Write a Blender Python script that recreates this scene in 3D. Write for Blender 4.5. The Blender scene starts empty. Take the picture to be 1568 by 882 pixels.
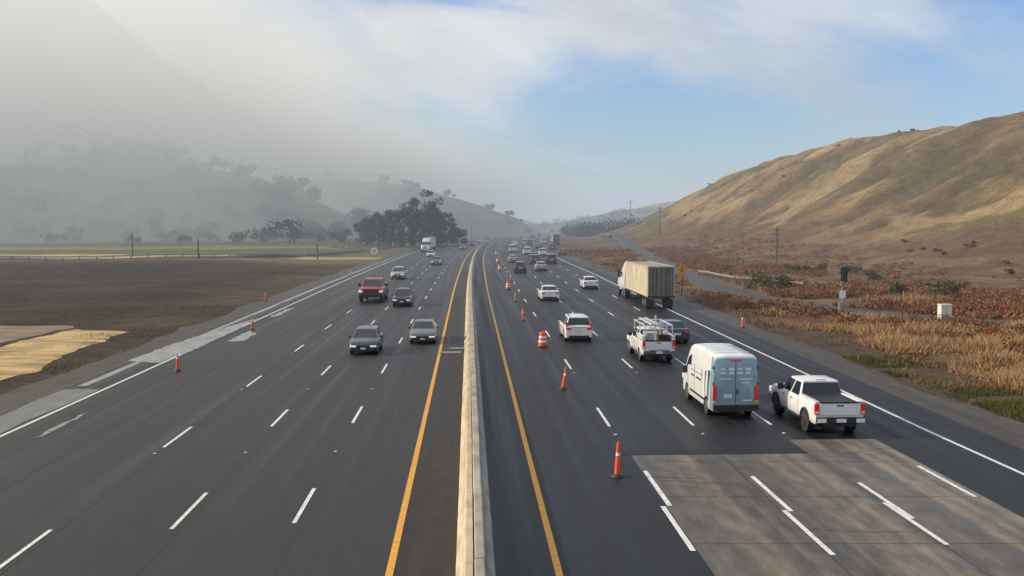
import bpy, math, random
import numpy as np
from mathutils import Vector, Matrix
random.seed(3); rng=np.random.default_rng(5)
S=bpy.context.scene
S.view_settings.view_transform='Standard'; S.view_settings.look='None'; S.view_settings.exposure=0
# ------------------------------------------------------------ camera
F=1480.0; H=8.95; XC=-0.14
PITCH=math.atan(98/F); YAW=math.atan(66/F)
cam=bpy.data.cameras.new('camera'); camo=bpy.data.objects.new('camera',cam); S.collection.objects.link(camo)
cam.sensor_width=36; cam.lens=36*F/1568; cam.clip_end=20000; cam.clip_start=0.1
camo.location=(XC,0,H); camo.rotation_euler=(math.pi/2-PITCH,0,-YAW); S.camera=camo
R=camo.rotation_euler.to_matrix()
def ray(u,v):
    d=R@Vector(((u-784)/F,-(v-441)/F,-1.0)); return d
def G(u,v,z=0.0):
    d=ray(u,v); t=(z-H)/d.z
    return (XC+d.x*t, d.y*t)
def AT(u,v,D):
    d=ray(u,v); t=D/d.y
    return (XC+d.x*t, D, H+d.z*t)
# ------------------------------------------------------------ material helpers
def newmat(name):
    m=bpy.data.materials.new(name); m.use_nodes=True
    nt=m.node_tree; return m,nt,nt.nodes['Principled BSDF']
def N(nt,t,**k):
    n=nt.nodes.new(t)
    for a,b in k.items(): setattr(n,a,b)
    return n
def simple(name,col,rough=0.5,metal=0.0,coat=0.0,var=0.12,scale=3.0,spec=0.5,emit=None,bump=0.0,vec=(1,1,1)):
    m,nt,b=newmat(name)
    tc=N(nt,'ShaderNodeTexCoord'); no=N(nt,'ShaderNodeTexNoise'); no.inputs['Scale'].default_value=scale; no.inputs['Detail'].default_value=5
    mp=N(nt,'ShaderNodeMapping'); mp.inputs['Scale'].default_value=vec; nt.links.new(tc.outputs['Object'],mp.inputs[0])
    nt.links.new(mp.outputs[0],no.inputs['Vector'])
    mr=N(nt,'ShaderNodeMapRange'); mr.inputs[1].default_value=.3; mr.inputs[2].default_value=.7; mr.inputs[3].default_value=1-var; mr.inputs[4].default_value=1+var
    nt.links.new(no.outputs[0],mr.inputs[0])
    mx=N(nt,'ShaderNodeVectorMath',operation='SCALE'); mx.inputs[0].default_value=col[:3]; nt.links.new(mr.outputs[0],mx.inputs['Scale'])
    nt.links.new(mx.outputs[0],b.inputs['Base Color'])
    b.inputs['Roughness'].default_value=rough; b.inputs['Metallic'].default_value=metal; b.inputs['Coat Weight'].default_value=coat
    b.inputs['Coat Roughness'].default_value=.08
    b.inputs['Specular IOR Level'].default_value=spec
    if emit: b.inputs['Emission Color'].default_value=(*emit[:3],1); b.inputs['Emission Strength'].default_value=emit[3]
    if bump:
        bp=N(nt,'ShaderNodeBump'); bp.inputs['Strength'].default_value=bump; nt.links.new(no.outputs[0],bp.inputs['Height']); nt.links.new(bp.outputs[0],b.inputs['Normal'])
    return m
def attrmat(name,rough=.9,scales=((0.15,.25),(1.5,.25),(9.0,.2)),bump=.4,bdist=.3,spec=.15,trans=0.0):
    m,nt,b=newmat(name)
    at=N(nt,'ShaderNodeAttribute',attribute_name='col'); tc=N(nt,'ShaderNodeTexCoord')
    cur=at.outputs['Color']; last=None
    for sc,am in scales:
        no=N(nt,'ShaderNodeTexNoise'); no.inputs['Scale'].default_value=sc; no.inputs['Detail'].default_value=6; no.inputs['Roughness'].default_value=.65
        nt.links.new(tc.outputs['Object'],no.inputs['Vector'])
        mr=N(nt,'ShaderNodeMapRange'); mr.inputs[1].default_value=.3; mr.inputs[2].default_value=.7; mr.inputs[3].default_value=1-am; mr.inputs[4].default_value=1+am
        nt.links.new(no.outputs[0],mr.inputs[0])
        mx=N(nt,'ShaderNodeVectorMath',operation='SCALE'); nt.links.new(cur,mx.inputs[0]); nt.links.new(mr.outputs[0],mx.inputs['Scale']); cur=mx.outputs[0]
        last=no
    nt.links.new(cur,b.inputs['Base Color']); b.inputs['Roughness'].default_value=rough; b.inputs['Specular IOR Level'].default_value=spec
    if bump and last:
        bp=N(nt,'ShaderNodeBump'); bp.inputs['Strength'].default_value=bump; bp.inputs['Distance'].default_value=bdist
        nt.links.new(last.outputs[0],bp.inputs['Height']); nt.links.new(bp.outputs[0],b.inputs['Normal'])
    return m
# ------------------------------------------------------------ mesh helpers
def mkobj(name,verts,faces,mats,midx=None,parent=None,smooth=None,bevel=0,cols=None):
    me=bpy.data.meshes.new(name); me.from_pydata([tuple(v) for v in verts],[],faces); 
    for m in mats: me.materials.append(m)
    if midx is not None: me.polygons.foreach_set('material_index',midx)
    if smooth is not None:
        me.polygons.foreach_set('use_smooth',[True]*len(me.polygons)); me.set_sharp_from_angle(angle=math.radians(smooth))
    me.update()
    o=bpy.data.objects.new(name,me); S.collection.objects.link(o)
    if parent: o.parent=parent
    if bevel:
        b=o.modifiers.new('bev','BEVEL'); b.width=bevel; b.segments=2; b.limit_method='ANGLE'; b.angle_limit=math.radians(40)
    return o
def fastmesh(name,V,Q,mat,col=None,smooth=False):
    me=bpy.data.meshes.new(name); V=np.asarray(V,dtype=np.float32); Q=np.asarray(Q,dtype=np.int32)
    k=Q.shape[1]
    me.vertices.add(len(V)); me.vertices.foreach_set('co',V.ravel())
    me.loops.add(Q.size); me.loops.foreach_set('vertex_index',Q.ravel())
    me.polygons.add(len(Q)); me.polygons.foreach_set('loop_start',np.arange(0,Q.size,k,dtype=np.int32))
    try: me.polygons.foreach_set('loop_total',np.full(len(Q),k,dtype=np.int32))
    except Exception: pass
    if smooth: me.polygons.foreach_set('use_smooth',[True]*len(Q))
    me.update(calc_edges=True)
    if col is not None:
        a=me.color_attributes.new('col','FLOAT_COLOR','POINT'); c=np.ones((len(V),4),dtype=np.float32); c[:,:3]=col; a.data.foreach_set('color',c.ravel())
    me.materials.append(mat)
    o=bpy.data.objects.new(name,me); S.collection.objects.link(o); return o
class MB:
    def __init__(s): s.v=[];s.f=[];s.m=[]
    def add(s,vs,fs,mi):
        b=len(s.v); s.v+= [tuple(v) for v in vs]
        for i,f in enumerate(fs):
            s.f.append([b+q for q in f]); s.m.append(mi if isinstance(mi,int) else mi[i])
    def box(s,x,y,z,sx,sy,sz,mi=0,rx=0,rz=0,ry=0):
        vs=[]
        M=Matrix.Rotation(rz,3,'Z')@Matrix.Rotation(ry,3,'Y')@Matrix.Rotation(rx,3,'X')
        for a in(-.5,.5):
            for b in(-.5,.5):
                for c in(-.5,.5):
                    q=M@Vector((a*sx,b*sy,c*sz)); vs.append((x+q.x,y+q.y,z+q.z))
        s.add(vs,[(0,1,3,2),(4,6,7,5),(0,4,5,1),(2,3,7,6),(0,2,6,4),(1,5,7,3)],mi)
    def loft(s,rings,mi=0,cap=True,fn=None):
        n=len(rings[0]); vs=[p for r in rings for p in r]; fs=[];ms=[]
        for i in range(len(rings)-1):
            for j in range(n):
                k=(j+1)%n; fs.append((i*n+j,i*n+k,(i+1)*n+k,(i+1)*n+j)); ms.append(fn(i,j) if fn else mi)
        if cap:
            fs.append(tuple(range(n-1,-1,-1))); ms.append(fn(-1,0) if fn else mi)
            fs.append(tuple((len(rings)-1)*n+j for j in range(n))); ms.append(fn(-2,0) if fn else mi)
        s.add(vs,fs,ms)
    def cyl(s,p0,p1,r0,r1=None,n=16,mi=0,mcap=None):
        if r1 is None: r1=r0
        p0=Vector(p0);p1=Vector(p1); d=(p1-p0).normalized(); a=d.orthogonal().normalized(); b=d.cross(a)
        rings=[[p+ (a*math.cos(t*2*math.pi/n)+b*math.sin(t*2*math.pi/n))*r for t in range(n)] for p,r in((p0,r0),(p1,r1))]
        s.loft(rings,mi,fn=(lambda i,j: mi if i>=0 else (mi if mcap is None else mcap)))
    def obj(s,name,mats,parent=None,smooth=None,bevel=0):
        return mkobj(name,s.v,s.f,mats,s.m,parent,smooth,bevel)
def empty(name,loc,rz=0,sc=1):
    e=bpy.data.objects.new(name,None); S.collection.objects.link(e); e.location=loc; e.rotation_euler=(0,0,rz); e.scale=(sc,sc,sc); e.empty_display_size=.3; return e
def vnoise(x,y,seed=0):
    xi=np.floor(x).astype(np.int64); yi=np.floor(y).astype(np.int64); xf=x-xi; yf=y-yi
    def h(a,b):
        n=(a*374761393+b*668265263+seed*982451653)&0x7fffffff
        n=((n^(n>>13))*1274126177)&0x7fffffff
        return ((n^(n>>16))&0xffff)/65535.0
    u=xf*xf*(3-2*xf); w=yf*yf*(3-2*yf)
    return (h(xi,yi)*(1-u)+h(xi+1,yi)*u)*(1-w)+(h(xi,yi+1)*(1-u)+h(xi+1,yi+1)*u)*w
def fbm(x,y,sc,seed=0,o=5):
    r=0;a=.5;t=0
    for i in range(o):
        r=r+a*vnoise(x/sc+17.3*i,y/sc-9.1*i,seed+i); t+=a; a*=.5; sc*=.5
    return r/t-.5
def sstep(a,b,x):
    t=np.clip((x-a)/(b-a),0,1); return t*t*(3-2*t)
# ------------------------------------------------------------ road alignment
_Y=np.arange(-60,1500,5.0)
_c=np.interp(_Y,[-60,140,232,330,430,530,700,900,1200,1500],[0,0,.8,3,7,12,31,66,135,220])
_k=np.exp(-np.linspace(-2,2,21)**2); _k/=_k.sum()
_cs=np.convolve(np.pad(_c,10,mode='edge'),_k,mode='valid')
def c(y): return np.interp(y,_Y,_cs)
def g(y): return 1+np.clip(np.asarray(y)-40,0,130)*.0009
def RX(s,y): return c(y)+ (s*g(y) if s>0 else s)
def heading(y): return -math.atan((float(c(y+5))-float(c(y-5)))/10)
# ------------------------------------------------------------ terrain
def ridgefield(X,Y,pts):
    out=np.zeros_like(X); 
    for (a,b) in zip(pts[:-1],pts[1:]):
        ax,ay,az,aw=a; bx,by,bz,bw=b
        dx,dy=bx-ax,by-ay; L2=dx*dx+dy*dy
        t=np.clip(((X-ax)*dx+(Y-ay)*dy)/L2,0,1)
        d=np.hypot(X-(ax+t*dx),Y-(ay+t*dy)); z=az+t*(bz-az); w=aw+t*(bw-aw)
        q=np.clip(d/w,0,1); f=.5*(1+np.cos(np.pi*q**0.9))
        out=np.maximum(out,z*f)
    return out
def RP(u,v,D,w):
    p=AT(u,v,D); return (p[0],p[1],p[2],w)
RIGHT=[RP(1900,112,250,150),RP(1760,140,270,135),RP(1568,166,300,118),RP(1500,186,318,112),RP(1410,196,340,108),RP(1320,209,365,100),RP(1230,234,400,90),RP(1150,260,440,80),RP(1080,296,500,66),RP(1020,324,560,52),RP(970,352,640,40)]
LB=[RP(440,285,950,200),RP(490,275,920,200),RP(590,282,900,190),RP(640,297,900,170),RP(700,317,930,140),RP(745,334,980,110),RP(800,352,1050,70)]
LC=[RP(-300,200,520,170),RP(0,268,560,150),RP(110,235,600,150),RP(200,240,620,150),RP(330,265,640,150),RP(400,300,640,110),RP(480,340,600,60)]
LD=[RP(-300,-300,1100,300),RP(0,-120,1200,290),RP(150,20,1280,280),RP(250,98,1320,260),RP(330,150,1380,240),RP(450,220,1450,220),RP(545,270,1500,200),RP(640,300,1600,180)]
FR=[RP(760,349,1500,150),RP(860,342,1500,150),RP(930,336,1500,200),RP(1000,318,1500,250),RP(1100,300,1600,300),RP(1400,260,1600,300)]
def height(X,Y):
    cc=c(Y); off=X-cc
    h=-.05+np.zeros_like(X)
    m=sstep(26,42,np.abs(off))
    h=h+m*fbm(X,Y,14,3)*1.1
    n1=fbm(X,Y,60,11); n2=fbm(X,Y,180,21)
    rh=ridgefield(X,Y,RIGHT)
    gl=1-np.clip(np.abs(fbm(X*.35+Y*.25,Y*1.0-X*.25,38,33,4))*5,0,1)
    gl2=1-np.clip(np.abs(fbm(X*.5+Y*.2,Y*1.1-X*.2,15,35,4))*5,0,1)
    slope=sstep(.05,.3,rh/45)*(1-sstep(.75,1.0,rh/45)*.6)
    h=h+rh*(1+.10*n1)-(gl**1.6*2.0+gl2**2*1.3)*slope+sstep(1,12,rh)*fbm(X,Y,9,8)*1.3
    lh=np.maximum(np.maximum(ridgefield(X,Y,LB),ridgefield(X,Y,LC)),ridgefield(X,Y,LD))
    h=h+lh*(1+.25*n1*np.clip(lh/60,0,1)*.6+.10*n2)
    fh=ridgefield(X,Y,FR); h=h+fh*(1+.3*n1)
    h=h+ sstep(34,60,-off)*(0.9*sstep(195,222,Y)-0.5*sstep(60,120,Y)*(1-sstep(180,215,Y)))
    rd=sstep(27,21,np.abs(off))
    far=sstep(1150,1350,Y)
    rd=rd*(1-far)
    return h*(1-rd)+(-.05)*rd
xs=np.concatenate([np.arange(-2400,-420,22),np.arange(-420,-120,5),np.arange(-120,-60,1.8),np.arange(-60,-18,.7),np.arange(-18,18,4),np.arange(18,70,.7),np.arange(70,240,1.5),np.arange(240,500,6),np.arange(500,2400,30)])
ys=np.concatenate([np.arange(-60,15,6),np.arange(15,140,.9),np.arange(140,420,1.9),np.arange(420,700,4),np.arange(700,1700,14),np.arange(1700,5200,90)])
GX,GY=np.meshgrid(xs,ys); GZ=height(GX,GY)
def colors(X,Y,Z):
    off=X-c(Y); C=np.zeros(X.shape+(3,))
    n=fbm(X,Y,25,41)+.5; n3=fbm(X,Y,6,45)+.5; n4=fbm(X,Y,90,46)+.5
    def lay(col,m):
        m=np.clip(m,0,1)[...,None]; C[:]=C*(1-m)+np.array(col)*m
    lay((.17,.11,.06),np.ones_like(X))
    rh=sstep(2,9,Z)*(off>0)
    lay((.205,.132,.058),rh)
    lay((.30,.205,.095),rh*sstep(24,42,Z+12*(n-.5))*.75)
    ng=fbm(X,Y*1.6,34,141)+.5
    lay((.090,.088,.028),rh*sstep(.45,.57,n4*.4+ng*.6)*.70*sstep(44,30,Z))
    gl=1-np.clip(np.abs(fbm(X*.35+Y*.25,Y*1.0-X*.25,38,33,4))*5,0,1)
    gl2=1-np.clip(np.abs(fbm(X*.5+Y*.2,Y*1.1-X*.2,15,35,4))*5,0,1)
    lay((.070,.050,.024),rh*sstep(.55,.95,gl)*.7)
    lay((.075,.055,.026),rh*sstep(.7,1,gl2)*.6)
    lay((.095,.058,.028),rh*sstep(.50,.62,n*.4+n3*.6)*.7)
    lay((.34,.245,.12),rh*sstep(.60,.68,fbm(X,Y*1.4,19,241)+.5)*.6)
    lay((.13,.068,.040),(off>60)*sstep(12,5,Z)*sstep(1,4,Z)*sstep(.42,.55,n)*.8)
    rv=(off>0)&(Z<4)
    lay((.085,.060,.042),rv*sstep(36,26,off)*1.0)
    lay((.12,.065,.038),rv*sstep(.5,.6,n3)*sstep(28,34,off)*sstep(120,90,off))
    e=26.6+2.0*fbm(X,Y,9,70)*2
    gs=np.exp(-((off-e)/1.5)**2)*sstep(66,54,Y)
    lay((.075,.085,.024),gs*1.1*sstep(.42,.54,n3))
    lf=sstep(-22,-26,off)
    lay((.043,.032,.022),lf*sstep(230,200,Y))
    st=fbm(X*.25,Y*1.3,12,91)+.5
    lay((.060,.046,.031),lf*sstep(.48,.6,st)*sstep(230,200,Y)*.7)
    lay((.085,.066,.044),lf*sstep(-38,-27,off)*sstep(250,150,Y))
    lay((.10,.082,.062),lf*sstep(88,76,Y+ (X+50)*.1))
    lay((.028,.022,.016),lf*sstep(.52,.62,n)*sstep(230,200,Y)*.6)
    ff=sstep(233,240,Y)*lf
    lay((.13,.125,.06),ff*.9)
    lay((.42,.37,.18),ff*sstep(.47,.53,fbm(X*.25,Y,30,52)+.5)*sstep(420,250,Y))
    lhm=sstep(3,15,Z)*(off<0)
    lay((.065,.068,.038),lhm)
    lay((.12,.10,.055),lhm*sstep(.5,.62,n)*.8)
    return C
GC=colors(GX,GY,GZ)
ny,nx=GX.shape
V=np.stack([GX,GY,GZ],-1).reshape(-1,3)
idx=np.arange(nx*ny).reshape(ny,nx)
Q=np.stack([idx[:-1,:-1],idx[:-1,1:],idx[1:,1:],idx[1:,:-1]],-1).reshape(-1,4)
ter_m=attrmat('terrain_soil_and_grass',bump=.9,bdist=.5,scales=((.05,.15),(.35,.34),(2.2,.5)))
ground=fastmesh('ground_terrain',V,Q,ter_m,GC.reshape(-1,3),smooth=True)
def hz(x,y): return float(height(np.array([[float(x)]]),np.array([[float(y)]]))[0,0])
# ------------------------------------------------------------ road surfaces
def asphalt(name,base,warm,sa=.22,ba=.2,ma=.1,rl=.50,rh_=.72,sp=.3):
    m,nt,b=newmat(name)
    tc=N(nt,'ShaderNodeTexCoord')
    def noise(sc,vec,det=4):
        mp=N(nt,'ShaderNodeMapping'); mp.inputs['Scale'].default_value=vec; nt.links.new(tc.outputs['Object'],mp.inputs[0])
        no=N(nt,'ShaderNodeTexNoise'); no.inputs['Scale'].default_value=sc; no.inputs['Detail'].default_value=det; nt.links.new(mp.outputs[0],no.inputs['Vector']); return no.outputs[0]
    def mr(s,a,bb,lo=.3,hi=.7):
        q=N(nt,'ShaderNodeMapRange'); q.inputs[1].default_value=lo; q.inputs[2].default_value=hi; q.inputs[3].default_value=a; q.inputs[4].default_value=bb; nt.links.new(s,q.inputs[0]); return q.outputs[0]
    def mul(a,bb):
        q=N(nt,'ShaderNodeMath',operation='MULTIPLY'); nt.links.new(a,q.inputs[0]); nt.links.new(bb,q.inputs[1]); return q.outputs[0]
    streak=noise(1.0,(1.5,.015,1)); big=noise(1.0,(.12,.05,1)); fine=noise(28.0,(1,1,1),3); mid=noise(2.2,(1,.35,1),6)
    f=mul(mul(mr(streak,1-sa,1+sa),mr(big,1-ba,1+ba)),mul(mr(fine,.66,1.36),mr(mid,1-ma,1+ma)))
    cr=N(nt,'ShaderNodeMix',data_type='RGBA'); nt.links.new(mr(streak,0,1,.4,.62),cr.inputs['Factor']); cr.inputs['A'].default_value=(*base,1); cr.inputs['B'].default_value=(*warm,1)
    mx=N(nt,'ShaderNodeVectorMath',operation='SCALE'); nt.links.new(cr.outputs['Result'],mx.inputs[0]); nt.links.new(f,mx.inputs['Scale']); nt.links.new(mx.outputs[0],b.inputs['Base Color'])
    nt.links.new(mr(streak,rl,rh_),b.inputs['Roughness']); b.inputs['Specular IOR Level'].default_value=sp
    bp=N(nt,'ShaderNodeBump'); bp.inputs['Strength'].default_value=.35; bp.inputs['Distance'].default_value=.01; nt.links.new(fine,bp.inputs['Height']); nt.links.new(bp.outputs[0],b.inputs['Normal'])
    return m
M_asL=asphalt('asphalt_left',(.0180,.0188,.0205),(.0245,.0240,.0236),sa=.32,ma=.14,rl=.42,rh_=.70,sp=.34)
M_asR=asphalt('asphalt_right',(.0085,.0105,.0145),(.0130,.0146,.0175),sa=.32,ma=.14,rl=.44,rh_=.70)
M_shL=asphalt('asphalt_median_shoulder',(.019,.017,.0138),(.028,.024,.0188),ma=.2)
M_conc=asphalt('concrete_slab',(.100,.094,.086),(.165,.140,.110),sa=.18,ba=.3,ma=.30)
M_dirtsh=asphalt('gravel_shoulder',(.046,.040,.034),(.066,.055,.044),ma=.25)
M_damp_sheen=asphalt('damp_sheen_asphalt',(.050,.051,.052),(.075,.075,.074),sa=.4,ma=.4,rl=.12,rh_=.40,sp=.7)  # glossy damp asphalt; its sheen is also painted in as lighter colour
M_white=simple('white_road_paint',(.62,.62,.61),.6,var=.28,scale=6)
M_whiteworn=simple('worn_white_paint',(.22,.22,.22),.6,var=.45,scale=3)
M_yel=simple('yellow_road_paint',(.62,.30,.028),.6,var=.22,scale=6)
M_seam=simple('crack_sealant',(.008,.008,.009),.5)
def yr(y0,y1,st=4.0):
    n=max(1,int(math.ceil((y1-y0)/st))); return np.linspace(y0,y1,n+1)
def strip(name,s0,s1,y0,y1,z,mat,st=4.0,parent=None,mb=None,raw=False):
    b=mb or MB(); Y=yr(y0,y1,st); vs=[];fs=[]
    for y in Y:
        a=s0(y) if callable(s0) else s0; d=s1(y) if callable(s1) else s1
        vs.append((a if raw else float(RX(a,y)),y,z)); vs.append((d if raw else float(RX(d,y)),y,z))
    for i in range(len(Y)-1): fs.append((2*i,2*i+1,2*i+3,2*i+2))
    b.add(vs,fs,0)
    if not mb: return b.obj(name,[mat],parent)
YE=1320
strip('freeway_asphalt_southbound',-22.2,-2.3,-40,YE,0,M_asL)
strip('median_shoulder_asphalt',-2.3,0.0,-40,YE,0,M_shL)
strip('freeway_asphalt_northbound',0.0,21.9,-40,YE,0,M_asR)
edge=lambda a,b,sd:(lambda y: a+b*float(fbm(np.array([y*1.0]),np.array([0.0]),5,sd)[0]))
strip('gravel_shoulder',21.9,edge(24.4,1.8,3),-40,YE,-.006,M_dirtsh,st=1.5)
strip('gravel_shoulder',edge(-24.6,2.2,7),-22.2,-40,YE,-.006,M_dirtsh,st=1.5)
strip('damp_sheen_strip',edge(-22.1,.5,21),edge(-20.25,.5,23),22,53,.006,M_damp_sheen,st=.8)
strip('concrete_pavement_patch',6.1,13.1,-40,36.7,.006,M_conc)
strip('concrete_pavement_patch',13.1,16.75,-40,39.1,.006,M_conc)
mb=MB()
for s in (9.6,13.1): strip('',s-.015,s+.015,-40,36.6,.010,None,mb=mb)
for y in (21.5,26.2,30.9,35.6):
    mb.add([(6.15,y+.1,.010),(16.7,y-.35,.010),(16.7,y-.33,.010),(6.15,y+.12,.010)],[(0,1,2,3)],0)
for (x0,y0,x1,y1) in ((13.3,37.2,16.4,36.2),(13.6,36.0,16.7,37.6),(6.3,33.0,9.4,32.2),(9.8,27.4,13,26.9)):
    prev=None
    for k in range(13):
        t=k/12; p=(x0+(x1-x0)*t,y0+(y1-y0)*t+random.uniform(-.18,.18))
        if prev: mb.add([(prev[0],prev[1],.010),(p[0],p[1],.010),(p[0],p[1]+.03,.010),(prev[0],prev[1]+.03,.010)],[(0,1,2,3)],0)
        prev=p
mb.obj('pavement_joints',[M_seam])
M_pt=asphalt('asphalt_patch_edge',(.008,.009,.011),(.012,.013,.015))
strip('asphalt_patch_edge',5.6,13.1,36.75,37.6,.009,M_pt)
mb=MB()
for s in (-5.15,-8.65,-12.15,-15.9,-19.2,-2.3): strip('',s-.018,s+.018,-40,260,.005,None,mb=mb)
for s in (6.3,10.0,13.5,16.9): strip('',s-.018,s+.018,39.5,260,.005,None,mb=mb)
mb.obj('asphalt_seams',[M_seam])
mb=MB()
strip('',-2.3,-2.1,-40,YE,.012,None,mb=mb); strip('',2.05,2.24,-40,YE,.012,None,mb=mb)
mb.obj('yellow_lane_lines',[M_yel])
mb=MB()
strip('',-20.0,-19.82,-40,YE,.012,None,mb=mb)
strip('',19.6,19.77,-40,YE,.012,None,mb=mb)
def dashes(s,y0,per,ln,w=.13,ymax=900,off=0):
    y=y0
    while y<ymax:
        q=random.uniform(-.12,.12); strip('',s-w/2,s+w/2,y-ln/2+q,y+ln/2+q+random.uniform(-.1,.1),.012,None,mb=mb); y+=per
for s,y0 in ((-5.4,30.65-14.6),(-8.9,30.2-14.6),(-12.4,26.4-14.6)): dashes(s,y0,14.55,3.9)
for s in (6.05,9.8,13.3): dashes(s,44.2,17.1,4.3)
dashes(16.65,50,17.1,4.3)
for (x,a,b) in ((6.22,29.95,34.3),(5.98,25.7,29.9),(9.88,29.2,33.4),(9.68,25.2,29.3),(13.33,28.3,32.4),(13.18,25.9,30.0),(16.45,30.5,34.6)):
    strip('',x-.08,x+.08,a,b,.016,None,mb=mb)
mb.obj('white_lane_lines',[M_white])
mb=MB()
for s in (-5.4,-8.9,-12.4,6.05,9.8,13.3):
    y=23.2
    while y<200:
        if not (s>0 and y<38): mb.box(float(RX(s,y)),y,.025,.11,.10,.03)
        y+=14.55 if s<0 else 17.1
mb.obj('pavement_reflectors',[M_white])
M_wet_sheen=simple('wet_sheen_concrete',(.21,.21,.215),.22,var=.4,scale=1.2,vec=(1,.3,1))  # wet concrete; pale colour also stands in for reflected sheen
def ragged(name,uv,z,mat,amp=.35,st=.6):
    P=[Vector((*G(u,v),0)) for u,v in uv]; out=[]
    for a,b in zip(P,P[1:]+P[:1]):
        n=max(1,int((b-a).length/st)); d=(b-a).normalized(); nn=Vector((-d.y,d.x,0))
        for k in range(n): out.append(a+(b-a)*k/n+nn*random.uniform(-amp,amp)*(1 if k else 0))
    return mkobj(name,[(p.x,p.y,z) for p in out],[tuple(range(len(out)))],[mat])
strip('concrete_gutter_strip',-21.8,edge(-21.3,.5,11),54,330,.009,M_wet_sheen,st=1.2)
ragged('wet_sheen_patch',[(196,553),(243,556),(296,536),(330,520),(372,500),(395,487),(310,512),(250,532)],.014,M_wet_sheen,.12)  # wet patches with bright sheen put into their pale colour
ragged('wet_sheen_patch',[(346,523),(372,522),(392,512),(384,506)],.010,M_wet_sheen,.15)
ragged('wet_sheen_patch',[(412,486),(428,483),(452,471),(436,474)],.010,M_wet_sheen,.15)
ragged('wet_sheen_patch',[(52,671),(66,668),(140,630),(120,636)],.010,M_whiteworn,.1)
M_tan=simple('pale_straw_mulch',(.40,.275,.12),.9,var=.6,scale=.9,bump=.5,vec=(.25,1.2,1))
def drape(name,uv,mat,n=34,lift=.06,amp=1.2):
    P=[Vector((*G(u,v),0)) for u,v in uv]; P0,P1,P2,P3=P; vs=[];fs=[]
    for i in range(n+1):
        for j in range(n+1):
            a=i/n;b=j/n; p=(P0*(1-a)+P1*a)*(1-b)+(P3*(1-a)+P2*a)*b
            e=min(1,4*min(b,1-b,1-a)); q=fbm(np.array([p.x,p.x+50]),np.array([p.y,p.y]),4,9); p.y+=amp*2.5*float(q[0]); p.x+=amp*2.5*float(q[1])
            vs.append((p.x,p.y,hz(p.x,p.y)+lift*e+.01+.12*float(fbm(np.array([p.x]),np.array([p.y*3]),2.0,19)[0])*e))
    for i in range(n):
        for j in range(n): fs.append((i*(n+1)+j,(i+1)*(n+1)+j,(i+1)*(n+1)+j+1,i*(n+1)+j+1))
    return mkobj(name,vs,fs,[mat],smooth=60)
drape('straw_mulch_slope',[(-60,545),(120,503),(203,505),(-60,612)],M_tan)
M_tan2=simple('pale_graded_dirt',(.18,.135,.085),.95,var=.45,scale=.6,bump=.5,vec=(.3,1.2,1))
drape('graded_dirt_slope',[(-60,500),(105,497),(112,502),(-60,536)],M_tan2)
# ------------------------------------------------------------ median barrier
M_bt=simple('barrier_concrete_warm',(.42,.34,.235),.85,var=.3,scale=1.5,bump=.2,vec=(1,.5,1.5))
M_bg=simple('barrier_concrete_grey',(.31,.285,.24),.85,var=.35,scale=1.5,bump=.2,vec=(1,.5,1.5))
be=empty('concrete_median_barrier',(0,0,0))
prL=[(-.50,-.02),(-.50,.07),(-.34,.30),(-.27,.86),(-.24,.89),(-.05,.89),(-.045,.60),(-.045,-.02)]
prR=[(-.03,-.02),(-.03,.97),(-.01,1.0),(.20,1.0),(.23,.97),(.31,.33),(.50,.08),(.50,-.02)]
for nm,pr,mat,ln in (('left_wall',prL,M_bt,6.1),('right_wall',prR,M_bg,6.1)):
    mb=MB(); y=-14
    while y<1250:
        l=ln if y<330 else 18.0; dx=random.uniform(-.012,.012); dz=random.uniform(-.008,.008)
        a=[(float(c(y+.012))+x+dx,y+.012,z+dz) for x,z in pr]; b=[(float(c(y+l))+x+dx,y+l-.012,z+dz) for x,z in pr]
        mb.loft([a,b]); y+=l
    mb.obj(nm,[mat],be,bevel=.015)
M_drain=simple('drain_grate',(.2,.19,.17),.7)
mb=MB(); mb.box(*G(690,540),.02,1.5,.9,.03); mb.box(G(700,537)[0],G(700,537)[1]+1.2,.02,1.2,.8,.03); mb.obj('drain_inlet',[M_drain])
# ------------------------------------------------------------ vehicle materials
M_glass=simple('dark_glass',(.012,.015,.018),.06,var=.05,spec=.8)
M_tire=simple('tire_rubber',(.018,.018,.018),.85)
M_rim=simple('wheel_rim',(.35,.35,.36),.3,metal=.8)
M_blk=simple('black_plastic',(.02,.02,.021),.6)
M_red=simple('tail_lamp',(.50,.015,.01),.25,emit=(1,.04,.02,.12))
M_head=simple('head_lamp',(.6,.6,.6),.15,emit=(1,.96,.88,.45))
M_plate=simple('licence_plate',(.6,.6,.6),.5)
M_chrome=simple('chrome_trim',(.5,.5,.5),.2,metal=1)
M_amber=simple('amber_lamp',(.8,.3,.02),.3)
def paint(n,col,r=.3): return simple('paint_'+n,col,r,coat=.6,var=.07,scale=1.2)
P_white=paint('white',(.70,.71,.72)); P_black=paint('black',(.015,.016,.019)); P_grey=paint('grey',(.07,.085,.095)); P_silver=paint('silver',(.34,.36,.38)); P_red=paint('red',(.27,.012,.012)); P_blue=paint('dark_blue',(.025,.04,.07)); P_slate=paint('slate',(.035,.045,.06))
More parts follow.
